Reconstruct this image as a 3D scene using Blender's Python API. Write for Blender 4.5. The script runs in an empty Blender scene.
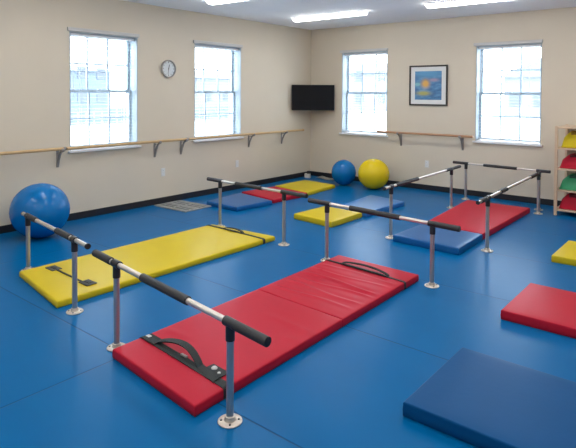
import bpy, bmesh, math, random
from mathutils import Vector, Matrix
R = random.Random(7)
PI = math.pi
C = bpy.context.scene.collection
sc = bpy.context.scene

# ------------------------------------------------------------------ camera, world, exposure
CEIL = 2.838
RX, RY = 7.9, -10.4            # room: x 0..RX, y RY..0
cam = bpy.data.cameras.new('camera')
co = bpy.data.objects.new('camera', cam); C.objects.link(co)
co.location = (6.3474, -8.4285, 1.6)
yaw, pitch, roll = 0.6878, 0.0237, 0.0055
f = Vector((-math.sin(yaw)*math.cos(pitch), math.cos(yaw)*math.cos(pitch), -math.sin(pitch)))
r = Vector((math.cos(yaw), math.sin(yaw), 0)); u = r.cross(f)
r2 = math.cos(roll)*r + math.sin(roll)*u; u2 = -math.sin(roll)*r + math.cos(roll)*u
co.rotation_euler = Matrix((r2, u2, -f)).transposed().to_euler()
cam.sensor_width = 36; cam.lens = 539.43/576*36
cam.shift_y = -(224-106.34)/576
cam.clip_end = 400
sc.camera = co

SKY = 6.5
w = bpy.data.worlds.new('overcast_sky'); sc.world = w; w.use_nodes = True
nt = w.node_tree; nt.nodes.clear()
out = nt.nodes.new('ShaderNodeOutputWorld'); bg = nt.nodes.new('ShaderNodeBackground')
tc = nt.nodes.new('ShaderNodeTexCoord'); sx = nt.nodes.new('ShaderNodeSeparateXYZ')
cr = nt.nodes.new('ShaderNodeValToRGB')
cr.color_ramp.elements[0].position = 0.0; cr.color_ramp.elements[0].color = (.86, .93, 1, 1)
cr.color_ramp.elements[1].position = .6; cr.color_ramp.elements[1].color = (.72, .86, 1, 1)
nt.links.new(tc.outputs['Generated'], sx.inputs[0]); nt.links.new(sx.outputs['Z'], cr.inputs[0])
nt.links.new(cr.outputs[0], bg.inputs['Color']); nt.links.new(bg.outputs[0], out.inputs['Surface'])
bg.inputs['Strength'].default_value = SKY

LAMP = 12.3                     # emission of the ceiling diffusers
WIN_L = [(-4.975, -3.98), (-2.96, -1.945)]      # windows of the left wall (y range)
WIN_B = [(.722, 1.678), (3.24, 4.205)]          # windows of the back wall (x range)
WZ = (.868, 2.362); REC = .15
def portal(loc, rot, sx_, sy_):
    l = bpy.data.lights.new('window_portal', 'AREA'); l.shape = 'RECTANGLE'; l.size = sx_; l.size_y = sy_
    l.cycles.is_portal = True
    o = bpy.data.objects.new('window_portal', l); C.objects.link(o); o.location = loc; o.rotation_euler = rot
for a, b in WIN_L: portal((-.24, (a+b)/2, sum(WZ)/2), (0, -PI/2, 0), WZ[1]-WZ[0], b-a)
for a, b in WIN_B: portal(((a+b)/2, .24, sum(WZ)/2), (-PI/2, 0, 0), b-a, WZ[1]-WZ[0])

vs = sc.view_settings
vs.view_transform = 'Standard'; vs.look = 'None'; vs.gamma = 1; vs.use_curve_mapping = False
vs.exposure = 0.67

# ------------------------------------------------------------------ materials
def mat(name, col, rough=.5, metal=0, spec=.5, noise=0, nscale=20, bump=0, bscale=60, coat=0, emit=0, sheen=0):
    m = bpy.data.materials.new(name); m.use_nodes = True; t = m.node_tree; b = t.nodes['Principled BSDF']
    b.inputs['Base Color'].default_value = (*col, 1); b.inputs['Roughness'].default_value = rough
    b.inputs['Metallic'].default_value = metal; b.inputs['Specular IOR Level'].default_value = spec
    b.inputs['Coat Weight'].default_value = coat; b.inputs['Sheen Weight'].default_value = sheen
    if emit:
        b.inputs['Emission Color'].default_value = (*col, 1); b.inputs['Emission Strength'].default_value = emit
    g = t.nodes.new('ShaderNodeNewGeometry')
    n = t.nodes.new('ShaderNodeTexNoise'); n.inputs['Scale'].default_value = nscale; n.inputs['Detail'].default_value = 4
    t.links.new(g.outputs['Position'], n.inputs['Vector'])
    if noise:
        mx = t.nodes.new('ShaderNodeMixRGB')
        mx.inputs[1].default_value = (*[c*(1-noise) for c in col], 1)
        mx.inputs[2].default_value = (*[min(1, c*(1+noise)) for c in col], 1)
        t.links.new(n.outputs['Fac'], mx.inputs[0]); t.links.new(mx.outputs[0], b.inputs['Base Color'])
    if bump:
        n2 = t.nodes.new('ShaderNodeTexNoise'); n2.inputs['Scale'].default_value = bscale; n2.inputs['Detail'].default_value = 3
        t.links.new(g.outputs['Position'], n2.inputs['Vector'])
        bp = t.nodes.new('ShaderNodeBump'); bp.inputs['Strength'].default_value = bump; bp.inputs['Distance'].default_value = .004
        t.links.new(n2.outputs['Fac'], bp.inputs['Height']); t.links.new(bp.outputs[0], b.inputs['Normal'])
    return m

M = {}
M['wall'] = mat('painted_wall', (.65, .575, .462), .7, noise=.03, nscale=3, bump=.15, bscale=90, spec=.3)
M['ceiling'] = mat('ceiling_paint', (.92, .925, .94), .9, noise=.03, nscale=6, bump=.5, bscale=70, spec=.2)
M['black_trim'] = mat('black_rubber_baseboard', (.012, .012, .016), .45, noise=.1)
M['white'] = mat('white_paint', (.78, .80, .82), .4, noise=.02)
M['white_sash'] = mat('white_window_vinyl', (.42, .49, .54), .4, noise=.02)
M['valance'] = mat('shaded_white_valance', (.54, .53, .52), .5, noise=.02)  # white valance, its shade painted in as a greyer base colour
M['slat'] = mat('white_blind_slats', (.62, .64, .66), .45, noise=.02)
M['plate'] = mat('white_plastic', (.68, .68, .66), .35, noise=.01)
M['dark_slot'] = mat('dark_slot', (.03, .03, .03), .6, noise=.05)
M['red'] = mat('red_vinyl', (.45, .014, .034), .40, spec=.08, noise=.05, nscale=5, bump=.12, bscale=25)
M['yellow'] = mat('yellow_vinyl', (.60, .455, .016), .40, spec=.12, noise=.04, nscale=5, bump=.12, bscale=25)
M['blue'] = mat('deep_blue_vinyl', (.003, .072, .215), .40, spec=.07, noise=.05, nscale=5, bump=.12, bscale=25)
M['blue_glare'] = mat('blue_vinyl_soft_glare', (.008, .105, .31), .32, spec=.3, noise=.05, nscale=5, bump=.12, bscale=25)  # blue vinyl brightened: some of the floor-level glare is put into the colour
M['blue_strong_glare'] = mat('blue_vinyl_strong_glare', (.03, .17, .46), .28, spec=.4, noise=.05, nscale=5, bump=.08, bscale=25)  # blue vinyl paled further, window glare painted into the base colour
M['green'] = mat('green_vinyl', (.01, .25, .10), .45, noise=.05)
M['strap'] = mat('black_webbing', (.02, .026, .026), .75, noise=.25, nscale=200, bump=.5, bscale=500)
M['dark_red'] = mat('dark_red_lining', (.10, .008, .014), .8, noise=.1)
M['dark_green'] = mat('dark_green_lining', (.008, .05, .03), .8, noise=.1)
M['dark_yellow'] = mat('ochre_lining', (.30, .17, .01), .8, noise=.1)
M['grey_patch'] = mat('grey_hook_tape', (.07, .075, .07), .9, noise=.3, nscale=150)
M['grip'] = mat('black_foam_grip', (.028, .027, .029), .6, noise=.15, nscale=120, bump=.3, bscale=300)
M['clamp'] = mat('black_clamp', (.018, .018, .02), .4, noise=.1)
M['steel'] = mat('brushed_steel', (.50, .48, .46), .38, metal=.85, noise=.08, nscale=40)
M['rail_metal'] = mat('warm_brushed_rail', (.70, .64, .58), .34, metal=.7, noise=.05, nscale=40)
M['flange'] = mat('polished_flange', (.62, .55, .47), .38, metal=.6, noise=.02)
M['light_wood'] = mat('light_maple', (.55, .36, .17), .4, noise=.15, nscale=14)
M['red_wood'] = mat('reddish_oak', (.42, .22, .11), .4, noise=.15, nscale=14)
M['shelf_wood'] = mat('pale_shelf_wood', (.60, .44, .30), .5, noise=.1, nscale=14)
M['bracket'] = mat('grey_bracket', (.27, .25, .24), .5, metal=.3, noise=.1)
M['ball_blue'] = mat('blue_ball_vinyl', (.001, .15, .44), .22, spec=.3, noise=.03, nscale=4)
M['ball_yellow'] = mat('yellow_ball_vinyl', (.74, .54, .008), .25, spec=.3, noise=.03, nscale=4)
M['tv_body'] = mat('black_tv_plastic', (.008, .009, .011), .4, spec=.2, noise=.05)
M['tv_screen'] = mat('dark_screen', (.006, .007, .010), .15, spec=.25, noise=.02)
M['frame_black'] = mat('black_picture_frame', (.025, .018, .014), .4, noise=.1)
M['paper'] = mat('white_mount_board', (.72, .72, .70), .8, noise=.02)
M['chrome'] = mat('clock_rim_metal', (.36, .35, .33), .35, metal=.6, noise=.05)
M['clock_face'] = mat('clock_face', (.62, .66, .68), .5, noise=.02)
M['lamp_housing'] = mat('white_lamp_housing', (.8, .82, .85), .4, noise=.01)
M['diffuser'] = mat('glowing_diffuser', (1, .985, .95), .5, emit=LAMP)
M['grate'] = mat('grey_grate_metal', (.38, .38, .36), .5, metal=.3, noise=.15, nscale=30)
M['grate_dark'] = mat('dark_grate_tray', (.04, .05, .06), .7, noise=.1)
M['pale_cloth'] = mat('pale_grey_cloth', (.50, .47, .42), .9, noise=.1, nscale=50)
M['concrete'] = mat('pale_pavement', (.78, .80, .82), .9, noise=.1, nscale=1)
M['siding'] = mat('blue_grey_siding', (.11, .135, .165), .8, noise=.06, nscale=.6)
M['siding_pale'] = mat('pale_siding', (.17, .18, .20), .8, noise=.06, nscale=.6)
M['roof'] = mat('grey_shingles', (.15, .16, .18), .9, noise=.15, nscale=3)
M['outside_glass'] = mat('dark_house_window', (.09, .10, .12), .5, noise=.05)
M['fence'] = mat('weathered_fence', (.13, .155, .19), .9, noise=.15, nscale=2)

def glass():
    m = bpy.data.materials.new('window_glass'); m.use_nodes = True; t = m.node_tree; t.nodes.clear()
    o = t.nodes.new('ShaderNodeOutputMaterial'); mx = t.nodes.new('ShaderNodeMixShader')
    tr = t.nodes.new('ShaderNodeBsdfTransparent'); gl = t.nodes.new('ShaderNodeBsdfGlossy'); lw = t.nodes.new('ShaderNodeLayerWeight'); pw_ = t.nodes.new('ShaderNodeMath'); pw_.operation = 'POWER'; pw_.inputs[1].default_value = 5; fr = t.nodes.new('ShaderNodeMath'); fr.operation = 'MULTIPLY_ADD'; fr.inputs[1].default_value = .9; fr.inputs[2].default_value = .025
    tr.inputs[0].default_value = (.97, .985, .99, 1); gl.inputs['Roughness'].default_value = .02; t.links.new(lw.outputs['Facing'], pw_.inputs[0]); t.links.new(pw_.outputs[0], fr.inputs[0])
    t.links.new(fr.outputs[0], mx.inputs[0]); t.links.new(tr.outputs[0], mx.inputs[1]); t.links.new(gl.outputs[0], mx.inputs[2])
    t.links.new(mx.outputs[0], o.inputs[0]); return m
M['glass'] = glass()

def floor_mat():
    m = mat('blue_vinyl_floor', (.0003, .115, .31), .28, noise=.04, nscale=2.5, spec=.06)
    t = m.node_tree; b = t.nodes['Principled BSDF']
    g = t.nodes.new('ShaderNodeNewGeometry'); s = t.nodes.new('ShaderNodeSeparateXYZ'); t.links.new(g.outputs['Position'], s.inputs[0])
    def mth(op, a, bb=None, c=None):
        n = t.nodes.new('ShaderNodeMath'); n.operation = op
        for i, v in enumerate((a, bb, c)):
            if v is None: continue
            if isinstance(v, (int, float)): n.inputs[i].default_value = v
            else: t.links.new(v, n.inputs[i])
        return n.outputs[0]
    yy = mth('DIVIDE', mth('ADD', s.outputs['Y'], 12.53), 1.2)      # panel seams every 1.2 m
    row = mth('FLOOR', yy)
    dy = mth('MULTIPLY', mth('ABSOLUTE', mth('SUBTRACT', mth('FRACT', mth('ADD', yy, .5)), .5)), 1.2)
    xx = mth('DIVIDE', mth('ADD', mth('ADD', s.outputs['X'], 20.48), mth('MULTIPLY', mth('MODULO', row, 2), 2.4)), 4.8)
    dx = mth('MULTIPLY', mth('ABSOLUTE', mth('SUBTRACT', mth('FRACT', mth('ADD', xx, .5)), .5)), 4.8)
    d = mth('MINIMUM', dx, dy)
    seam = mth('SUBTRACT', 1, mth('SMOOTH_MIN', mth('DIVIDE', d, .008), 1, .3))
    seam = mth('MAXIMUM', seam, 0)
    src = b.inputs['Base Color'].links[0].from_socket
    mx = t.nodes.new('ShaderNodeMixRGB'); t.links.new(mth('MULTIPLY', seam, .8), mx.inputs[0]); t.links.new(src, mx.inputs[1])
    mx.inputs[2].default_value = (.004, .03, .09, 1); t.links.new(mx.outputs[0], b.inputs['Base Color'])
    n1 = t.nodes.new('ShaderNodeTexNoise'); n1.inputs['Scale'].default_value = 260; t.links.new(g.outputs['Position'], n1.inputs['Vector'])
    n2 = t.nodes.new('ShaderNodeTexNoise'); n2.inputs['Scale'].default_value = 3.5; n2.inputs['Detail'].default_value = 2; t.links.new(g.outputs['Position'], n2.inputs['Vector'])
    h = mth('ADD', mth('MULTIPLY', n1.outputs['Fac'], .08), mth('ADD', mth('MULTIPLY', n2.outputs['Fac'], 1.4), mth('MULTIPLY', seam, -1.0)))
    bp = t.nodes.new('ShaderNodeBump'); bp.inputs['Strength'].default_value = .3; bp.inputs['Distance'].default_value = .003
    t.links.new(h, bp.inputs['Height']); t.links.new(bp.outputs[0], b.inputs['Normal'])
    return m
M['floor'] = floor_mat()

def art_mat():
    """abstract seascape in blues with an orange patch and a yellow streak (object space, x right, z up)"""
    m = mat('abstract_art_print', (.1, .25, .45), .6); t = m.node_tree; b = t.nodes['Principled BSDF']
    tc = t.nodes.new('ShaderNodeTexCoord'); s = t.nodes.new('ShaderNodeSeparateXYZ'); t.links.new(tc.outputs['Object'], s.inputs[0])
    mp = t.nodes.new('ShaderNodeMapping'); mp.inputs['Scale'].default_value = (4, 1, 12); t.links.new(tc.outputs['Object'], mp.inputs[0])
    n = t.nodes.new('ShaderNodeTexNoise'); n.inputs['Scale'].default_value = 1.4; n.inputs['Detail'].default_value = 5; t.links.new(mp.outputs[0], n.inputs['Vector'])
    r_ = t.nodes.new('ShaderNodeValToRGB'); e = r_.color_ramp.elements
    e[0].position = .3; e[0].color = (.035, .10, .22, 1); e[1].position = .7; e[1].color = (.16, .34, .55, 1)
    k = e.new(.5); k.color = (.07, .20, .38, 1)
    t.links.new(n.outputs['Fac'], r_.inputs[0])
    col = r_.outputs[0]
    def blob(cx, cz, rx, rz, c, col):
        mp = t.nodes.new('ShaderNodeMapping'); mp.inputs['Location'].default_value = (-cx/rx, 0, -cz/rz); mp.inputs['Scale'].default_value = (1/rx, 0, 1/rz)
        t.links.new(tc.outputs['Object'], mp.inputs[0])
        g = t.nodes.new('ShaderNodeTexGradient'); g.gradient_type = 'QUADRATIC_SPHERE'; t.links.new(mp.outputs[0], g.inputs[0])
        mu = t.nodes.new('ShaderNodeMath'); mu.operation = 'MULTIPLY'; mu.use_clamp = True; mu.inputs[1].default_value = 2.0; t.links.new(g.outputs['Fac'], mu.inputs[0])
        mx = t.nodes.new('ShaderNodeMixRGB'); mx.inputs[2].default_value = (*c, 1)
        t.links.new(mu.outputs[0], mx.inputs[0]); t.links.new(col, mx.inputs[1]); return mx.outputs[0]
    col = blob(0, .20, .5, .12, (.10, .30, .50), col)
    col = blob(-.19, .02, .12, .06, (.20, .45, .50), col)
    col = blob(-.045, .03, .13, .13, (.70, .38, .09), col)
    col = blob(-.08, -.13, .22, .07, (.40, .38, .12), col)
    col = blob(.10, .09, .16, .05, (.35, .28, .40), col)
    t.links.new(col, b.inputs['Base Color']); return m
M['art'] = art_mat()

# ------------------------------------------------------------------ helpers
class MB:
    def __init__(s): s.bm = bmesh.new()
    def box(s, x0, x1, y0, y1, z0, z1, bev=0):
        t = bmesh.new(); bmesh.ops.create_cube(t, size=1)
        bmesh.ops.scale(t, vec=(abs(x1-x0), abs(y1-y0), abs(z1-z0)), verts=t.verts)
        bmesh.ops.translate(t, vec=((x0+x1)/2, (y0+y1)/2, (z0+z1)/2), verts=t.verts)
        if bev: bmesh.ops.bevel(t, geom=t.edges[:], offset=bev, segments=2, affect='EDGES', profile=.5)
        return s.merge(t)
    def merge(s, t, mtx=None):
        if mtx: bmesh.ops.transform(t, matrix=mtx, verts=t.verts)
        me = bpy.data.meshes.new('t'); t.to_mesh(me); t.free(); s.bm.from_mesh(me); bpy.data.meshes.remove(me); return s
    def cyl(s, a, b, r0, r1=None, seg=20, cap=True):
        a, b = Vector(a), Vector(b); r1 = r0 if r1 is None else r1
        t = bmesh.new(); bmesh.ops.create_cone(t, cap_ends=cap, segments=seg, radius1=r0, radius2=r1, depth=(b-a).length)
        q = (b-a).to_track_quat('Z', 'Y').to_matrix().to_4x4(); q.translation = (a+b)/2
        return s.merge(t, q)
    def lathe(s, prof, c=(0, 0, 0), seg=32, mtx=None):
        t = bmesh.new(); rings = []
        for rr, z in prof:
            rings.append([t.verts.new((rr*math.cos(2*PI*i/seg), rr*math.sin(2*PI*i/seg), z)) for i in range(seg)] if rr > 1e-6 else [t.verts.new((0, 0, z))])
        for A, B_ in zip(rings, rings[1:]):
            for i in range(seg):
                j = (i+1) % seg
                if len(A) == 1: t.faces.new((A[0], B_[j], B_[i]))
                elif len(B_) == 1: t.faces.new((A[i], A[j], B_[0]))
                else: t.faces.new((A[i], A[j], B_[j], B_[i]))
        bmesh.ops.recalc_face_normals(t, faces=t.faces)
        m = Matrix.Translation(c) @ (mtx or Matrix()); return s.merge(t, m)
    def ribbon(s, pts, wv, th):
        """flat band along pts; wv = half-width vector; th = thickness along the band's normal"""
        pts = [Vector(p) for p in pts]; wv = Vector(wv); t = bmesh.new(); rings = []
        for i, p in enumerate(pts):
            d = (pts[min(i+1, len(pts)-1)]-pts[max(i-1, 0)]).normalized(); n = wv.cross(d).normalized()*th/2
            if n.z < 0 and i == 0: pass
            rings.append([t.verts.new(p+wv+n), t.verts.new(p-wv+n), t.verts.new(p-wv-n), t.verts.new(p+wv-n)])
        for A, B_ in zip(rings, rings[1:]):
            for k in range(4): t.faces.new((A[k], A[(k+1) % 4], B_[(k+1) % 4], B_[k]))
        t.faces.new(rings[0]); t.faces.new(rings[-1][::-1]); bmesh.ops.recalc_face_normals(t, faces=t.faces)
        return s.merge(t)
    def tube(s, pts, rad, seg=10):
        pts = [Vector(p) for p in pts]; t = bmesh.new(); rings = []
        for i, p in enumerate(pts):
            d = (pts[min(i+1, len(pts)-1)]-pts[max(i-1, 0)]).normalized()
            a = d.orthogonal().normalized() if i == 0 else (a-d*a.dot(d)).normalized()
            b = d.cross(a); rings.append([t.verts.new(p+rad*(math.cos(2*PI*k/seg)*a+math.sin(2*PI*k/seg)*b)) for k in range(seg)])
        for A, B_ in zip(rings, rings[1:]):
            for k in range(seg): t.faces.new((A[k], A[(k+1) % seg], B_[(k+1) % seg], B_[k]))
        t.faces.new(rings[0][::-1]); t.faces.new(rings[-1]); bmesh.ops.recalc_face_normals(t, faces=t.faces)
        return s.merge(t)
    def build(s, name, m, parent=None, loc=None, smooth=False):
        me = bpy.data.meshes.new(name); s.bm.to_mesh(me); s.bm.free()
        me.materials.append(M[m]); o = bpy.data.objects.new(name, me); C.objects.link(o)
        if smooth:
            for p in me.polygons: p.use_smooth = True
            if smooth == 'auto':
                me.set_sharp_from_angle(angle=math.radians(38))
        if parent: o.parent = parent
        if loc: o.location = loc
        return o
def tag(o, label, cat, group=None):
    o['label'] = label; o['category'] = cat
    if group: o['group'] = group
    return o
def thing(name, label, cat, loc=(0, 0, 0), rz=0, group=None):
    o = bpy.data.objects.new(name, None); C.objects.link(o); o.location = loc; o.rotation_euler = (0, 0, rz); o.empty_display_size = .1
    return tag(o, label, cat, group)
def struct(o): o['kind'] = 'structure'; return o
def copy_tree(o, parent=None):
    c = o.copy(); C.objects.link(c); c.parent = parent
    for ch in list(o.children): copy_tree(ch, c)
    return c

# ------------------------------------------------------------------ room shell
T = .26
struct(MB().box(-T, RX+T, RY-T, T, -.12, 0).build('floor', 'floor'))
struct(MB().box(-T, RX+T, RY-T, T, CEIL, CEIL+.12).build('ceiling', 'ceiling'))
def wall_with_holes(name, holes, along, lo, hi, place):
    mb = MB(); c = lo
    def seg(a, b, z0, z1):
        if along == 'y': mb.box(-T, 0, a, b, z0, z1)
        else: mb.box(a, b, 0, T, z0, z1)
    for a, b in holes:
        seg(c, a, 0, CEIL); seg(a, b, 0, WZ[0]); seg(a, b, WZ[1], CEIL); c = b
    seg(c, hi, 0, CEIL)
    return struct(mb.build(name, 'wall'))
wall_with_holes('wall_left', WIN_L, 'y', RY, 0, None)
wall_with_holes('wall_back', WIN_B, 'x', -T, RX, None)
struct(MB().box(RX, RX+T, RY, T, 0, CEIL).build('wall_right', 'wall'))
struct(MB().box(-T, RX+T, RY-T, RY, 0, CEIL).build('wall_front', 'wall'))
bb = .088
struct(MB().box(0, .014, RY, 0, 0, bb, .003).build('baseboard_left', 'black_trim'))
struct(MB().box(.014, RX, -.014, 0, 0, bb, .003).build('baseboard_back', 'black_trim'))
struct(MB().box(RX-.014, RX, RY, -.014, 0, bb, .003).build('baseboard_right', 'black_trim'))
struct(MB().box(.014, RX-.014, RY, RY+.014, 0, bb, .003).build('baseboard_front', 'black_trim'))

# windows: built in local space (x across, -y into the room, z up), then turned
def window(i, L, wall):
    W = L[1]-L[0]; h = WZ[1]-WZ[0]
    root = bpy.data.objects.new('window_%d' % i, None); C.objects.link(root); struct(root)
    mid = (L[0]+L[1])/2
    if wall == 'back': root.location = (mid, 0, WZ[0])
    else: root.location = (0, mid, WZ[0]); root.rotation_euler = (0, 0, PI/2)
    x = W/2; e = .002
    jb = MB(); y0, y1 = .0, .235          # lining of the recess
    jb.box(-x+e, -x+.014, y0, y1, e, h-e); jb.box(x-.014, x-e, y0, y1, e, h-e); jb.box(-x+.014, x-.014, y0, y1, h-.014, h-e)
    jb.build('window_frame', 'white_sash', root)
    MB().box(-x-.03, x+.03, -.045, 0, -.022, .006, .004).box(-x+.016, x-.016, 0, .12, e, .012).build('window_sill', 'white', root)
    zm = h*.50; fw = .032
    for nm, za, zb, yy in (('lower_sash', .016, zm+.018, .135), ('upper_sash', zm-.012, h-.016, .175)):
        s = MB(); xa = x-.016
        s.box(-xa, -xa+fw, yy, yy+.035, za, zb); s.box(xa-fw, xa, yy, yy+.035, za, zb)
        s.box(-xa+fw, xa-fw, yy, yy+.035, za, za+.035); s.box(-xa+fw, xa-fw, yy, yy+.035, zb-.035, zb)
        so = s.build(nm, 'white_sash', root)
        q = MB(); wi = 2*(xa-fw)
        for k in (1, 2): cx = -xa+fw+wi*k/3; q.box(cx-.011, cx+.011, yy+.008, yy+.026, za+.035, zb-.035)
        cz = (za+zb)/2; q.box(-xa+fw, xa-fw, yy+.009, yy+.025, cz-.011, cz+.011)
        q.build('muntins', 'white_sash', so)
        MB().box(-xa+fw, xa-fw, yy+.015, yy+.019, za+.035, zb-.035).build('glass_pane', 'glass', so)
        if nm == 'lower_sash': MB().box(-.03, .03, yy-.012, yy+.02, zb, zb+.012, .002).build('sash_lock', 'white', so)
    return root
def blind(root, label, W, group='open slatted blinds in the windows', cover=False):
    h = WZ[1]-WZ[0]; x = W/2
    b = thing('window_blind', label, 'blind', root.location, root.rotation_euler.z, group)
    rail = MB().box(-x+.02, x-.02, .045, .1, h-.050, h-.016, .003)
    rail.build('headrail', 'white', b)
    MB().box(-x-.035, x+.012, -.03, -.002, h-.002, h+.045, .005).build('valance', 'valance', b)
    s = MB(); n = 30; z0 = .06; z1 = h-.085
    tl = math.radians(1)
    for k in range(n):
        z = z0+(z1-z0)*k/(n-1); t = bmesh.new(); bmesh.ops.create_cube(t, size=1)
        bmesh.ops.scale(t, vec=(W-.05, .048, .0014), verts=t.verts)
        s.merge(t, Matrix.Translation((0, .075, z)) @ Matrix.Rotation(tl, 4, 'X'))
    s.build('slats', 'slat', b)
    MB().box(-x+.025, x-.025, .052, .098, .024, .042, .003).build('bottom_rail', 'slat', b)
    c = MB()
    for cx in (-x*.62, x*.62):
        for yy in (.051, .099): c.cyl((cx, yy, .03), (cx, yy, h-.06), .0012, seg=6)
    c.build('ladder_cords', 'white', b)
    MB().cyl((-x+.07, .04, h-.08), (-x+.07, .04, h*.45), .0035, seg=8).build('tilt_wand', 'white', b)
wl = [window(1, WIN_L[0], 'left'), window(2, WIN_L[1], 'left')]
wb = [window(3, WIN_B[0], 'back'), window(4, WIN_B[1], 'back')]
blind(wl[0], 'white slatted blind in the left wall window left of the round clock', WIN_L[0][1]-WIN_L[0][0])
blind(wl[1], 'white slatted blind in the left wall window between clock and television', WIN_L[1][1]-WIN_L[1][0])
blind(wb[0], 'white slatted blind in the back wall window beside the corner television', WIN_B[0][1]-WIN_B[0][0])
blind(wb[1], 'white slatted blind in the back wall window nearest the wooden shelf rack', WIN_B[1][1]-WIN_B[1][0])

# ------------------------------------------------------------------ outside
struct(MB().box(-120, 120, -60, 150, -.5, -.3).build('ground_outside', 'concrete'))
def house(label, x0, x1, y0, y1, H, m, face, rh=1.2, wn=5):
    t = thing('house', label, 'house', ((x0+x1)/2, (y0+y1)/2, -.3))
    a, b = (x1-x0)/2, (y1-y0)/2
    MB().box(-a, a, -b, b, 0, H).build('house_wall', m, t)
    r_ = MB(); bm = bmesh.new(); o = .4
    if a > b: P = [(-a-o, -b-o, H), (a+o, -b-o, H), (a+o, b+o, H), (-a-o, b+o, H), (-a-o, 0, H+rh), (a+o, 0, H+rh)]; F_ = [(0, 1, 5, 4), (2, 3, 4, 5), (1, 2, 5), (3, 0, 4), (3, 2, 1, 0)]
    else: P = [(-a-o, -b-o, H), (a+o, -b-o, H), (a+o, b+o, H), (-a-o, b+o, H), (0, -b-o, H+rh), (0, b+o, H+rh)]; F_ = [(0, 1, 4), (1, 2, 5, 4), (2, 3, 5), (3, 0, 4, 5), (3, 2, 1, 0)]
    v = [bm.verts.new(p) for p in P]
    for q in F_: bm.faces.new([v[i] for i in q])
    bmesh.ops.recalc_face_normals(bm, faces=bm.faces)
    r_.merge(bm); r_.build('roof', 'roof', t)
    for fl in range(2 if H > 4 else 1):
        for k in range(wn):
            z = .9+fl*2.4; u_ = (k+.5)/wn
            if face == 'x': yy = -b+2*b*u_; MB().box(a, a+.06, yy-.5, yy+.5, z, z+1.2, .01).build('house_window', 'outside_glass', t)
            else: xx = -a+2*a*u_; MB().box(xx-.5, xx+.5, -b-.06, -b, z, z+1.2, .01).build('house_window', 'outside_glass', t)
house('blue-grey house seen through the left wall window left of the clock', -56, -45, 11, 24.1, 4.1, 'siding', 'x', .8, 6)
house('pale house seen through the left wall window right of the clock', -60, -48, 36, 52, 3.9, 'siding_pale', 'x', 1.2, 5)
house('pale house seen through the back wall window beside the television', -33, -19.5, 44, 54, 4.2, 'siding_pale', 'y', 1.4, 5)
house('pale house seen through the back wall window above the ballet barre end', -9, -3.2, 40, 50, 3.4, 'siding_pale', 'y', 1.6, 3)
fe = thing('fence', 'grey board fence outside beyond the left wall windows', 'fence', (-22, 4, -.3))
fb = MB()
for k in range(70): fb.box(-.02, .02, -8+k*.5, -8+k*.5+.46, .05, 1.0)
fb.build('fence_boards', 'fence', fe)
fr_ = MB().box(.02, .07, -8, 27, .3, .38).box(.02, .07, -8, 27, .75, .83); fr_.build('fence_rail', 'fence', fe)
for k in range(8): MB().box(-.12, -.02, -8+k*5, -7.9+k*5, 0, 1.08).build('fence_post', 'fence', fe)

# ------------------------------------------------------------------ ceiling lights
def ceiling_light():
    t = thing('ceiling_light', '', 'ceiling light', (0, 0, CEIL), 0, 'fluorescent ceiling lights')
    MB().box(-.67, .67, -.095, .095, -.018, 0, .004).build('housing', 'lamp_housing', t)
    d = MB(); bm = bmesh.new(); n = 10; V = []
    for e in (-.655, .655):
        V.append([bm.verts.new((e, .088*math.cos(PI*k/n), -.018-.040*math.sin(PI*k/n)**.6)) for k in range(n+1)])
    for k in range(n): bm.faces.new((V[0][k], V[0][k+1], V[1][k+1], V[1][k]))
    bm.faces.new(V[0][::-1]); bm.faces.new(V[1]); bmesh.ops.recalc_face_normals(bm, faces=bm.faces)
    d.merge(bm).build('diffuser', 'diffuser', t, smooth='auto')
    return t
first = None
names = {(0, 0): 'long white ceiling light above the corner television', (1, 0): 'long white ceiling light above the framed picture, cut by the top edge',
         (0, 1): 'ceiling light cut by the top edge above the second left wall window'}
for j, y in enumerate((-1.47, -3.50, -5.45, -7.3, -9.15)):
    for i, x in enumerate((1.44, 3.77, 6.05)):
        o = ceiling_light() if first is None else copy_tree(first)
        first = first or o
        o.location = (x+(.18 if j == 1 else 0), y, CEIL)
        o['label'] = names.get((i, j), 'white ceiling light overhead, outside the picture')

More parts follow.
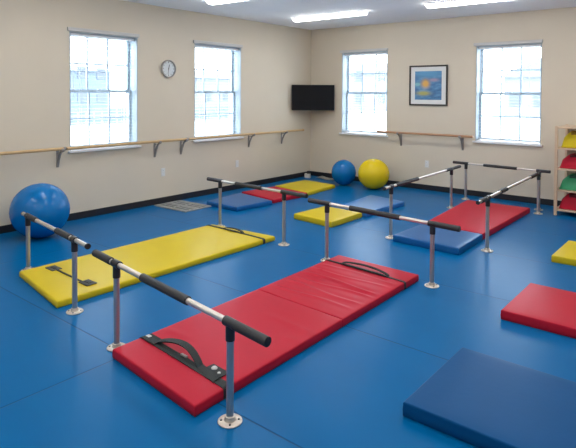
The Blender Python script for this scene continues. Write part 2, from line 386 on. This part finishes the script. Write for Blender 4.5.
# ------------------------------------------------------------------ mats
def coords(n0, L, r_):
    e = [0, r_*.12, r_*.35, r_*.65, r_]
    inner = [r_+(L-2*r_)*k/n0 for k in range(1, n0)]
    return e+inner+[L-q for q in reversed(e)]
def pad_bm(W, D, h, r_=.010, nx=14, ny=14, disp=None, puff=.003):
    """padded slab: W along x, D along y, centred, rounded top edge"""
    bm = bmesh.new(); X = coords(nx, W, r_); Y = coords(ny, D, r_)
    def drop(d): return r_-math.sqrt(max(0, r_*r_-(r_-d)**2)) if d < r_ else 0
    g = []
    for a in X:
        row = []
        for b in Y:
            dx, dy = min(a, W-a), min(b, D-b)
            z = h-max(drop(dx), drop(dy))
            k = min(1, dx/.08)*min(1, dy/.08)
            z += puff*k
            if disp: z += disp(a, b)*k
            row.append(bm.verts.new((a-W/2, b-D/2, z)))
        g.append(row)
    for i in range(len(X)-1):
        for j in range(len(Y)-1): bm.faces.new((g[i][j], g[i+1][j], g[i+1][j+1], g[i][j+1]))
    loop = [g[i][0] for i in range(len(X))]+[g[-1][j] for j in range(1, len(Y))]+[g[i][-1] for i in range(len(X)-2, -1, -1)]+[g[0][j] for j in range(len(Y)-2, 0, -1)]
    ctr = Vector((0, 0, 0)); prev = loop
    for zz, ins in ((h*.75, 0), (h*.5, -.0015), (.005, 0), (0, .004)):
        nl = []
        for v in loop:
            sx_ = 1-2*ins/W; sy_ = 1-2*ins/D
            nl.append(bm.verts.new((v.co.x*sx_, v.co.y*sy_, min(zz, v.co.z))))
        for k in range(len(loop)):
            m_ = (k+1) % len(loop); bm.faces.new((prev[k], nl[k], nl[m_], prev[m_]))
        prev = nl
    bm.faces.new(prev[::-1])
    bmesh.ops.recalc_face_normals(bm, faces=bm.faces)
    return bm
def warp(bm, W, D, corners, c):
    """fit the pad to four plan corners (near-left, near-right, far-right, far-left)"""
    q = [Vector((x-c[0], y-c[1], 0)) for x, y in corners]
    for v in bm.verts:
        a = v.co.x/W+.5; b = v.co.y/D+.5; z = v.co.z
        p = q[0]*(1-a)*(1-b)+q[1]*a*(1-b)+q[2]*a*b+q[3]*(1-a)*b
        v.co = Vector((p.x, p.y, z))
    return bm
def quad_mat(label, cs, h, m, r_=.012):
    cx = sum(c[0] for c in cs)/4; cy = sum(c[1] for c in cs)/4
    W, D = abs(cs[1][0]-cs[0][0]), abs(cs[3][1]-cs[0][1])
    o = MB().merge(warp(pad_bm(W, D, h, r_), W, D, cs, (cx, cy))).build('exercise_mat', m, None, (cx, cy, 0), 'auto')
    return tag(o, label, 'mat')
def simple_mat(label, x0, x1, y0, y1, h, m, rz=0, r_=.010, group=None):
    mb = MB(); mb.merge(pad_bm(x1-x0, y1-y0, h, r_))
    o = mb.build('exercise_mat', m, smooth='auto'); o.location = ((x0+x1)/2, (y0+y1)/2, 0); o.rotation_euler = (0, 0, rz)
    return tag(o, label, 'mat', group)

def over(W, h, off=.0035, drop=.0, x0=None):
    """strap path across a mat of width W, down both sides"""
    x = W/2
    return [(-x-off, 0, drop+.004), (-x-off, 0, h-.012), (-x-off+.003, 0, h-.003), (-x+.010, 0, h+off), (-x+.05, 0, h+off+.001), (0, 0, h+off+.004), (x-.05, 0, h+off+.001), (x-.010, 0, h+off), (x+off-.003, 0, h-.003), (x+off, 0, h-.012), (x+off, 0, drop+.004)]
def arch(x0, x1, zb, hgt, y=0, yb=0, n=16, pw=.7):
    return [(x0+(x1-x0)*k/n, y+yb*math.sin(PI*k/n), zb+hgt*math.sin(PI*k/n)**pw) for k in range(n+1)]

# --- front red folding mat, two panels
def ridge(v, c, w): return math.exp(-((v-c)/w)**2)
def wr_far(a, b):      # wrinkles of the far panel, running across the mat
    s = 0
    for c, w_, k, sl in ((.16, .018, 1, .05), (.30, .022, 1.1, -.04), (.43, .016, .8, .06), (.56, .024, 1.2, -.05), (.70, .018, .9, .04), (.84, .022, .8, -.03)):
        cc = c+sl*(a-.4)+.012*math.sin(a*9+c*20)
        amp = .5+.5*math.sin(a*4.2+c*11)
        s += (.0115*k*ridge(b, cc, w_)-.0070*k*ridge(b, cc+.035, w_*1.2))*(.45+.55*amp)
    return s*min(1, a/.12, (.83-a)/.12)
def wr_near(a, b):
    s = 0
    for c, w_, k, sl in ((.42, .03, .5, .12), (.62, .03, .55, -.10), (.80, .025, .6, .10), (1.0, .03, .5, -.08)):
        cc = c+sl*(a-.4); s += .016*k*ridge(b, cc, w_)*max(0, math.sin(a*3.6+c*5))
    return s
t = thing('folding_mat', 'long red two-panel folding mat with black carry straps in the foreground', 'mat', (3.905, -5.41, 0))
HM = .058; WM = .838
a = MB(); cq = (3.905, -5.41); rr = Matrix()
a.merge(warp(pad_bm(WM, 1.29, HM, .010, 30, 60, wr_near), WM, 1.29, [(3.498, -6.612), (4.334, -6.690), (4.320, -5.362), (3.486, -5.316)], cq), rr); a.build('panel', 'red', t, None, 'auto')
a = MB(); a.merge(warp(pad_bm(WM, 1.182, HM, .010, 30, 90, wr_far), WM, 1.182, [(3.486, -5.311), (4.320, -5.357), (4.308, -4.172), (3.465, -4.145)], cq), rr); a.build('panel', 'red', t, None, 'auto')
# near strap
s = MB().ribbon(over(.836, HM), (0, .026, 0), .004).build('strap', 'strap', t, (.009, -1.020, 0)); s.rotation_euler = (0, 0, -.088)
hd = MB()
hp = [(-.36, .02, HM+.009)]+[(x+.03*math.sin((x+.27)/.43*PI) if -.27 < x < .16 else x, y, z) for x, y, z in arch(-.27, .16, HM+.010, .056, .018, .022, 16, .85)]+[(.34, -.01, HM+.009)]
hd.ribbon(hp, (0, .020, .004), .007)
hd.build('carry_handle', 'strap', s)
MB().ribbon([(-.395, .0, HM+.009), (-.25, .0, HM+.012)], (0, .036, 0), .006).build('handle_anchor', 'strap', s, (0, .01, 0))
MB().box(-.388, -.352, -.012, .012, HM+.012, HM+.016, .001).build('white_tag', 'plate', s, (0, .012, 0))
MB().ribbon([(.19, .055, HM+.008), (.33, .055, HM+.008)], (0, .035, 0), .006).build('fastener_tab', 'strap', s)
MB().lathe([(0, .010), (.012, .009), (.017, .004), (.018, 0), (0, 0)], (.235, .060, HM+.011), 16).build('snap_button', 'plate', s, None, True)
MB().lathe([(0, .006), (.008, .005), (.010, 0), (0, 0)], (.295, .045, HM+.011), 16).build('snap_button', 'plate', s, None, True)
MB().box(-.02, .035, -.008, .008, HM+.014, HM+.024, .003).build('buckle', 'grate', s, (0, .016, 0))
# far strap
s = MB().ribbon(over(.843, HM), (0, .013, 0), .004).build('strap', 'strap', t, (-.016, 1.017, 0)); s.rotation_euler = (0, 0, -.085)
hd = MB().ribbon(arch(-.24, .26, HM+.010, .026, .012, .024, 18, .5), (0, .009, .003), .007)
hd.ribbon(arch(-.24, .26, HM+.009, .010, -.006, -.012, 18, .5), (0, .009, 0), .005)
hd.build('carry_handle', 'strap', s)

# --- long yellow mat
HY = .050; WY = .918; DY = 2.36
t = thing('long_mat', 'long yellow mat lying left of the red folding mat', 'mat', (2.072, -5.215, 0))
a = MB(); a.merge(warp(pad_bm(WY, DY, HY, .014, 20, 40, lambda a, b: .0025*math.sin(a*5+b*2)*math.sin(b*3.1)), WY, DY, [(1.610, -6.318), (2.523, -6.455), (2.541, -4.006), (1.622, -4.080)], (2.072, -5.215)), Matrix()); a.build('panel', 'yellow', t, None, 'auto')
yo = 1.045
s = MB().ribbon([Vector(p)+Vector((.008, yo-.03*p[0], 0)) for p in over(.919, HY)], (0, .017, 0), .004).build('strap', 'strap', t)
MB().ribbon(arch(-.16, .14, HY+.010, .022, .006, .012, 14, .5), (0, .014, 0), .007).build('carry_handle', 'strap', s, (0, yo, 0))
MB().box(-.10, .06, -.012, .012, HY+.012, HY+.020, .002).build('buckle', 'grey_patch', s, (0, yo-.012, 0))
yo = -.885
s = MB().ribbon([(-.30, yo, HY+.008), (.30, yo-.02, HY+.008)], (0, .009, 0), .004).build('strap', 'strap', t)
for q in (-.29, .27):
    pt = MB().box(q-.065, q+.065, yo-.045, yo+.045, HY+.004, HY+.011, .002).build('hook_patch', 'grey_patch', s)
    MB().box(q-.035, q+.035, yo-.012, yo+.012, HY+.011, HY+.015, .001).build('patch_buckle', 'strap', pt)

simple_mat('large dark blue mat at the bottom right corner of the picture', 5.118, 6.95, -6.02, -5.26, .075, 'blue', 0, .008)
simple_mat('thick red mat at the right edge between yellow and dark blue mats', 5.108, 6.93, -4.52, -3.79, .068, 'red', 0, .008)
simple_mat('yellow mat at the right edge in front of the wooden shelf rack', 5.045, 6.85, -2.855, -2.155, .067, 'yellow', 0, .010)
quad_mat('blue mat joined to the red mat between the two right hand grab bars', [(3.534, -3.195), (4.285, -3.232), (4.268, -2.524), (3.552, -2.466)], 0.072, 'blue_glare')
quad_mat('red mat between the back wall grab bars, touching a blue mat', [(3.55, -2.457), (4.267, -2.515), (4.268, -.72), (3.405, -.74)], 0.072, 'red')
quad_mat('square yellow mat by itself behind the middle black-grip bar', [(2.06, -3.08), (2.69, -3.15), (2.685, -2.452), (2.085, -2.437)], 0.07, 'yellow')
quad_mat('blue mat with pale glare in its colour between the lone yellow square and the yellow ball', [(2.20, -2.15), (2.72, -2.425), (2.755, -1.42), (2.12, -1.28)], 0.065, 'blue_strong_glare')
quad_mat('blue end mat of the three coloured mats along the left wall', [(.60, -3.248), (1.215, -3.262), (1.27, -2.60), (.50, -2.47)], 0.062, 'blue_glare')
quad_mat('red middle mat of the three coloured mats along the left wall', [(.44, -2.37), (1.235, -2.525), (1.268, -1.765), (.50, -1.655)], 0.058, 'red')
quad_mat('yellow end mat of the three coloured mats, nearest the room corner', [(.47, -1.60), (1.255, -1.75), (1.175, -.86), (.46, -.78)], 0.058, 'yellow')

# ------------------------------------------------------------------ floor grate
t = thing('floor_grate', 'flat grey slatted grate on the floor against the left wall', 'grate', (.40, -3.515, 0), .03)
MB().box(-.31, .31, -.22, .22, 0, .006).build('tray', 'grate_dark', t)
MB().box(-.33, .33, -.24, -.21, 0, .016, .003).box(-.33, .33, .21, .24, 0, .016, .003).box(-.33, -.30, -.21, .21, 0, .016, .003).box(.30, .33, -.21, .21, 0, .016, .003).build('rim', 'grate', t)
for k in range(6):
    y_ = -.175+k*.070
    MB().box(-.30, .30, y_-.015, y_+.015, .006, .014, .002).build('slat', 'grate', t)
MB().box(-.012, .012, -.21, .21, .008, .017, .002).box(-.30, .30, -.012, .012, .008, .017, .002).build('cross_bar', 'grate', t)

# ------------------------------------------------------------------ bars on posts
def bar(label, P0, P1, ts, grips, r_=.0165):
    a, b = Vector(P0), Vector(P1); o0 = Vector((a.x, a.y, 0)); d = b-a
    t = thing('grab_bar', label, 'exercise bar', o0, 0, 'low metal exercise bars on flanged posts')
    A = a-o0; q = lambda k: A+d*k; n = d.normalized()
    MB().cyl(q(ts[0])+n*.004, q(ts[1])-n*.004, r_, seg=20).build('rail', 'rail_metal', t, None, 'auto')
    for g0, g1 in grips:
        g = MB(); g.cyl(q(g0), q(g1), r_+.0075, seg=24)
        g.build('grip', 'grip', t, None, 'auto')
    for e, s_ in ((ts[0], 1), (ts[1], -1)):
        MB().cyl(q(e), q(e)+n*s_*.012, r_+.004, seg=20).build('end_cap', 'clamp', t, None, 'auto')
    for k in (0, 1):
        c = q(k); base = Vector((c.x, c.y, 0))
        p = MB().cyl(base+Vector((0, 0, .004)), c-Vector((0, 0, .02)), .0185, seg=20).build('post', 'steel', t, None, 'auto')
        cl = MB().cyl(c-Vector((0, 0, .085)), c-Vector((0, 0, .012)), .0235, seg=20)
        cl.cyl(c-n*.036, c+n*.036, r_+.0078, seg=20)
        cl.build('clamp', 'clamp', p, None, 'auto')
        MB().lathe([(0, .0), (.058, .0), (.060, .002), (.060, .006), (.056, .009), (.030, .010), (.027, .014), (.025, .030), (.0186, .032), (.0186, .01)], base, 32).build('floor_flange', 'flange', p, None, 'auto')
        for j in range(4):
            an = PI/4+j*PI/2; bo = MB().cyl(base+Vector((.043*math.cos(an), .043*math.sin(an), .009)), base+Vector((.043*math.cos(an), .043*math.sin(an), .013)), .0055, seg=6)
            bo.build('bolt', 'clamp', p)
    return t
bar('nearest bar, crossing the red folding mat in front, with black grips', (3.40, -6.52, .53), (4.49, -6.60, .487), (-.258, 1.24), [(-.256, -.06), (.275, .685), (1.02, 1.238)])
bar('bar over the far end of the long yellow mat', (1.64, -3.97, .55), (2.72, -4.07, .56), (-.222, 1.302), [(-.22, -.02), (.27, .68), (1.02, 1.30)], .015)
bar('bar over the far end of the red folding mat, in the room centre', (3.38, -4.22, .55), (4.446, -4.21, .522), (-.202, 1.219), [(-.20, -.03), (.242, .72), (1.02, 1.217)])
bar('bar at the left edge over the near end of the yellow mat', (1.50, -6.19, .49), (2.68, -6.40, .53), (-.133, 1.222), [(.04, .22), (.672, .93)])
bar('bar left of the far red mat, running back towards the wall', (3.45, -3.09, .575), (3.325, -1.12, .555), (-.091, 1.182), [(.063, .38), (.89, 1.18)], .015)
bar('farthest bar, parallel to the back wall behind the far red mat', (3.24, -.36, .55), (4.303, -.43, .545), (-.196, 1.138), [(-.194, -.02), (.258, .717), (1.03, 1.136)], .014)
bar('bar right of the far red mat, running back towards the shelf rack', (4.445, -2.89, .545), (4.366, -.70, .545), (-.143, 1.03), [(-.10, -.03), (.198, .304), (.80, .96)], .016)

# ------------------------------------------------------------------ exercise balls
def ball(label, x, y, rh, rv, m):
    t = thing('exercise_ball', label, 'ball', (x, y, 0), 0, 'inflated exercise balls on the floor')
    b = MB(); prof = []; n = 40
    for k in range(n+1):
        an = -PI/2+PI*k/n; z = rv+rv*math.sin(an); rr = rh*math.cos(an)
        if z < .006 and k: z = .0005
        g = .0018*max(0, math.cos(an*46))*(1 if abs(an) < 1.2 else 0)       # fine raised rings
        prof.append((max(0, rr+g) if 0 < k < n else 0, max(0, z)))
    b.lathe(prof, seg=64, mtx=Matrix()); b.build('ball_skin', m, t, None, True)
    MB().lathe([(0, .004), (.008, .004), (.011, .001), (.012, 0), (0, 0)], seg=16, mtx=Matrix.Translation((-.3*rh, .2*rh, rv*1.93)) ).build('valve_plug', 'plate', t)
    return t
ball('big blue exercise ball against the left wall', .487, -5.588, .306, .298, 'ball_blue')
ball('small blue exercise ball near the corner, beside the yellow ball', 1.117, -.512, .214, .221, 'ball_blue')
ball('yellow exercise ball in front of the back wall', 1.717, -.51, .262, .255, 'ball_yellow')

# ------------------------------------------------------------------ ballet barres on the walls
def barre(label, a, b, z, br, wall, m, ends=(1, 1), rr=.019):
    loc = (0, a, 0) if wall == 'left' else (a, 0, 0); L = b-a; OFF = .12
    t = thing('ballet_barre', label, 'barre', loc, PI/2 if wall == 'left' else 0, 'wooden ballet barres on the walls')
    MB().cyl((0, -OFF, z), (L, -OFF, z), rr, seg=20).build('wooden_rail', m, t, None, 'auto')
    for q in br:
        x = q-a; k = MB()
        k.box(x-.016, x+.016, -.008, 0, z-.235, z-.03, .002)
        k.ribbon([(x, -.006, z-.225), (x, -.03, z-.14), (x, -.075, z-.055), (x, -OFF, z-.024)], (.012, 0, 0), .014)
        k.ribbon([(x, -.006, z-.05), (x, -OFF, z-.035)], (.010, 0, 0), .010)
        k.cyl((x-.018, -OFF, z-.012), (x+.018, -OFF, z-.012), rr+.006, seg=16)
        k.build('bracket', 'bracket', t)
    for e, f_ in zip((0, L), ends):
        if f_: MB().cyl((e-.015, -OFF, z), (e+.015, -OFF, z), rr+.003, seg=16).build('end_cap', 'bracket' if f_ == 2 else m, t, None, 'auto')
    return t
barre('light wooden barre on the left wall, cut by the left picture edge', -8.2, -5.11, .918, (-7.6, -5.135), 'left', 'light_wood', (1, 2))
barre('light wooden barre under the left wall window beside the clock', -5.08, -3.20, .916, (-3.70, -3.225), 'left', 'light_wood', (0, 2))
barre('light wooden barre below the second left window, ending near the corner', -3.17, -.40, .915, (-1.76, -.89), 'left', 'light_wood', (0, 1))
barre('reddish wooden barre on the back wall below the framed picture', 1.568, 3.236, .942, (1.957, 3.044), 'back', 'red_wood', (1, 1))

# ------------------------------------------------------------------ outlets
def outlet(label, x, z, wall):
    t = thing('wall_outlet', label, 'outlet', (0, x, z) if wall == 'left' else (x, 0, z), PI/2 if wall == 'left' else 0, 'white wall outlets')
    MB().box(-.036, .036, -.006, 0, -.06, .06, .002).build('cover_plate', 'plate', t)
    for dz in (-.026, .026):
        s_ = MB().box(-.016, .016, -.0085, -.006, dz-.015, dz+.015, .001).build('socket', 'white', t)
        MB().box(-.008, -.005, -.0095, -.0085, dz-.004, dz+.007).box(.005, .008, -.0095, -.0085, dz-.004, dz+.007).build('slot', 'dark_slot', s_)
outlet('white outlet on the left wall below the round clock', -3.551, .45, 'left')
outlet('white outlet on the left wall below the second window', -2.035, .425, 'left')
outlet('white outlet on the back wall right of the yellow ball', 2.437, .435, 'back')

# ------------------------------------------------------------------ clock
t = thing('wall_clock', 'round wall clock with grey rim between the two left wall windows', 'clock', (0, -3.465, 1.951), PI/2)
rx = Matrix.Rotation(PI/2, 4, 'X')
MB().lathe([(0, 0), (.128, 0), (.130, .01), (.130, .03), (.124, .038), (.114, .036), (.112, .024), (.112, .012), (0, .012)], seg=48, mtx=rx).build('rim', 'chrome', t, None, 'auto')
fc = MB().lathe([(0, .0121), (.1118, .0121), (.1118, .0155), (0, .0155)], seg=48, mtx=rx).build('clock_face', 'clock_face', t)
mk = MB()
for k in range(12):
    an = k*PI/6; c_ = Vector((.095*math.sin(an), -.0162, .095*math.cos(an))); d_ = Vector((.010*math.sin(an), 0, .010*math.cos(an)))
    mk.cyl(c_-d_, c_+d_, .0028 if k % 3 else .004, seg=6)
mk.build('hour_marks', 'dark_slot', fc)
MB().ribbon([(0, -.019, -.012), (.016, -.019, .062)], (.0045, 0, 0), .002).build('hour_hand', 'dark_slot', t)
MB().ribbon([(0, -.022, .015), (-.012, -.022, -.082)], (.003, 0, 0), .002).build('minute_hand', 'dark_slot', t)
MB().cyl((0, -.015, 0), (0, -.025, 0), .006, seg=12).build('hand_hub', 'dark_slot', t)

# ------------------------------------------------------------------ picture
t = thing('framed_picture', 'square framed print of blue sea tones and orange patch on back wall', 'picture', (2.447, 0, 1.747))
hw, hh = .338, .336; fw = .026
MB().box(-hw, hw, -.028, -.001, hh-fw, hh, .003).box(-hw, hw, -.028, -.001, -hh, -hh+fw, .003).box(-hw, -hw+fw, -.028, -.001, -hh+fw, hh-fw, .003).box(hw-fw, hw, -.028, -.001, -hh+fw, hh-fw, .003).build('frame', 'frame_black', t)
MB().box(-hw+fw, hw-fw, -.014, -.004, -hh+fw, hh-fw).build('mount_board', 'paper', t)
MB().box(-.236, .236, -.016, -.0141, -.238, .238).build('art_print', 'art', t)

# ------------------------------------------------------------------ television across the corner
t = thing('television', 'black flat television mounted across the room corner', 'television', (.34, -.38, 1.527), PI/4)
w_, h_ = .40, .238
MB().box(-w_, w_, 0, .035, -h_, h_, .006).box(-.26, .26, .035, .06, -.16, .14, .01).build('tv_body', 'tv_body', t)
MB().box(-w_+.012, w_-.012, -.003, 0, -h_+.022, h_-.012).build('screen', 'tv_screen', t)
MB().box(-.02, .02, -.004, 0, -h_+.006, -h_+.014).build('status_window', 'dark_slot', t)
MB().box(-.12, .12, .06, .072, -.10, .10, .003).box(-.02, .02, .072, .30, -.03, .03, .004).box(-.10, .10, .30, .312, -.12, .12, .003).build('wall_mount', 'bracket', t)

# ------------------------------------------------------------------ shelf rack with folded cushions
SX0, SX1, SY0, SY1, SH = 4.545, 5.75, -.65, -.03, 1.19
t = thing('shelf_rack', 'pale wooden open shelf rack against the back wall at right edge', 'shelf', (SX0, SY0, 0))
Wd, Dd = SX1-SX0, SY1-SY0; pw = .036
for x_ in (0, Wd-pw):
    for y_ in (0, Dd-pw): MB().box(x_, x_+pw, y_, y_+pw, 0, SH, .003).build('post', 'shelf_wood', t)
SZ = [.085, .345, .628, .902]
for z_ in SZ+[SH-.012]:
    MB().box(pw+.001, Wd-pw-.001, .002, Dd-.002, z_-.022, z_, .003).box(.004, pw, pw+.001, Dd-pw-.001, z_-.022, z_, .003).box(Wd-pw, Wd-.004, pw+.001, Dd-pw-.001, z_-.022, z_, .003).build('shelf_board', 'shelf_wood', t)
def cushion(label, z, m, lin, W_, x0, hgt, lean):
    """folded soft pad: fat rounded hump with the lining showing in the fold"""
    t = thing('folded_cushion', label, 'cushion', (x0, SY0+.30, z), 0, 'folded soft pads on the shelf rack')
    b = MB(); bm = bmesh.new(); nx, ny = 26, 14; D_ = .50
    top = []; bot = []
    for i in range(nx+1):
        ux = i/nx; ra = []; rb = []
        ex = min(1, (1-abs(2*ux-1)**2.6)) ** .55
        if ux < .5: q_ = min(1, ux*W_/lean); ex = (1-(1-q_)**2.2) ** .5
        for j in range(ny+1):
            vy = 2*j/ny-1; ey = (max(0, 1-abs(vy)**6)) ** .4
            x = ux*W_+.02*(1-ey); y = vy*D_/2
            hh_ = hgt*ex*ey*(1+.03*math.sin(ux*17+vy*3))
            fold = -.012*math.exp(-((ux*6 % 1-.5)/.18)**2)*ey*ex
            ra.append(bm.verts.new((x, y, .012+max(0, hh_+fold)))); rb.append(bm.verts.new((x, y, .001)))
        top.append(ra); bot.append(rb)
    for i in range(nx):
        for j in range(ny):
            bm.faces.new((top[i][j], top[i+1][j], top[i+1][j+1], top[i][j+1])); bm.faces.new((bot[i][j+1], bot[i+1][j+1], bot[i+1][j], bot[i][j]))
    for i in range(nx):
        bm.faces.new((top[i+1][0], top[i][0], bot[i][0], bot[i+1][0])); bm.faces.new((top[i][ny], top[i+1][ny], bot[i+1][ny], bot[i][ny]))
    for j in range(ny):
        bm.faces.new((top[0][j], top[0][j+1], bot[0][j+1], bot[0][j])); bm.faces.new((top[nx][j+1], top[nx][j], bot[nx][j], bot[nx][j+1]))
    bmesh.ops.recalc_face_normals(bm, faces=bm.faces)
    b.merge(bm).build('padded_body', m, t, None, True)
    # piping along the front edge and the rolled lining on top
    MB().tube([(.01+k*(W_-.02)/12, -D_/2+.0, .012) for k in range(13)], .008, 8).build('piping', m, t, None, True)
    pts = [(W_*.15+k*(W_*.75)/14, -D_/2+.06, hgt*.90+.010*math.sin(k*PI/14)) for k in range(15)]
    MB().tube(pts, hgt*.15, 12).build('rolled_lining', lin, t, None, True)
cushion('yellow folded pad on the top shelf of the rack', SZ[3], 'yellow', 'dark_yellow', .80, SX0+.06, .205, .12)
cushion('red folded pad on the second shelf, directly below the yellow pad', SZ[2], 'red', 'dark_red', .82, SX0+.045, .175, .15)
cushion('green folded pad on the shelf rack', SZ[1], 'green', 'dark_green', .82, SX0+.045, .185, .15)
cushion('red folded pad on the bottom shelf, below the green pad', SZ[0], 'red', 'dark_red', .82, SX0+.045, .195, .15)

# ------------------------------------------------------------------ small things in the room corner
t = thing('power_adapter', 'small grey box with dark round knob on floor in room corner', 'box', (.16, -.30, 0), .5)
MB().box(-.055, .055, -.045, .045, 0, .085, .008).build('case', 'pale_cloth', t)
MB().cyl((.02, .0, .085), (.02, .0, .135), .036, .030, 16).build('knob', 'dark_slot', t, None, 'auto')
t = MB()
cb = bmesh.new(); rows = []
for i in range(19):
    row = []
    for j in range(9):
        a_ = i/18; b_ = j/8
        z = .014+.055*math.sin(PI*a_)**.6*(.5+.5*math.sin(a_*7+b_*2))*math.sin(PI*(b_*.9+.05)) 
        row.append(cb.verts.new((-.25+.5*a_, -.10+.2*b_+.02*math.sin(a_*9), z)))
    rows.append(row)
for i in range(18):
    for j in range(8): cb.faces.new((rows[i][j], rows[i+1][j], rows[i+1][j+1], rows[i][j+1]))
cb.faces.ensure_lookup_table()
bmesh.ops.solidify(cb, geom=cb.faces[:], thickness=.010)
o = t.merge(cb).build('folded_towel', 'pale_cloth', None, (.56, -.18, 0), True); o.rotation_euler = (0, 0, -.05)
tag(o, 'pale grey crumpled towel on the floor in the corner, left of the small blue ball', 'towel')
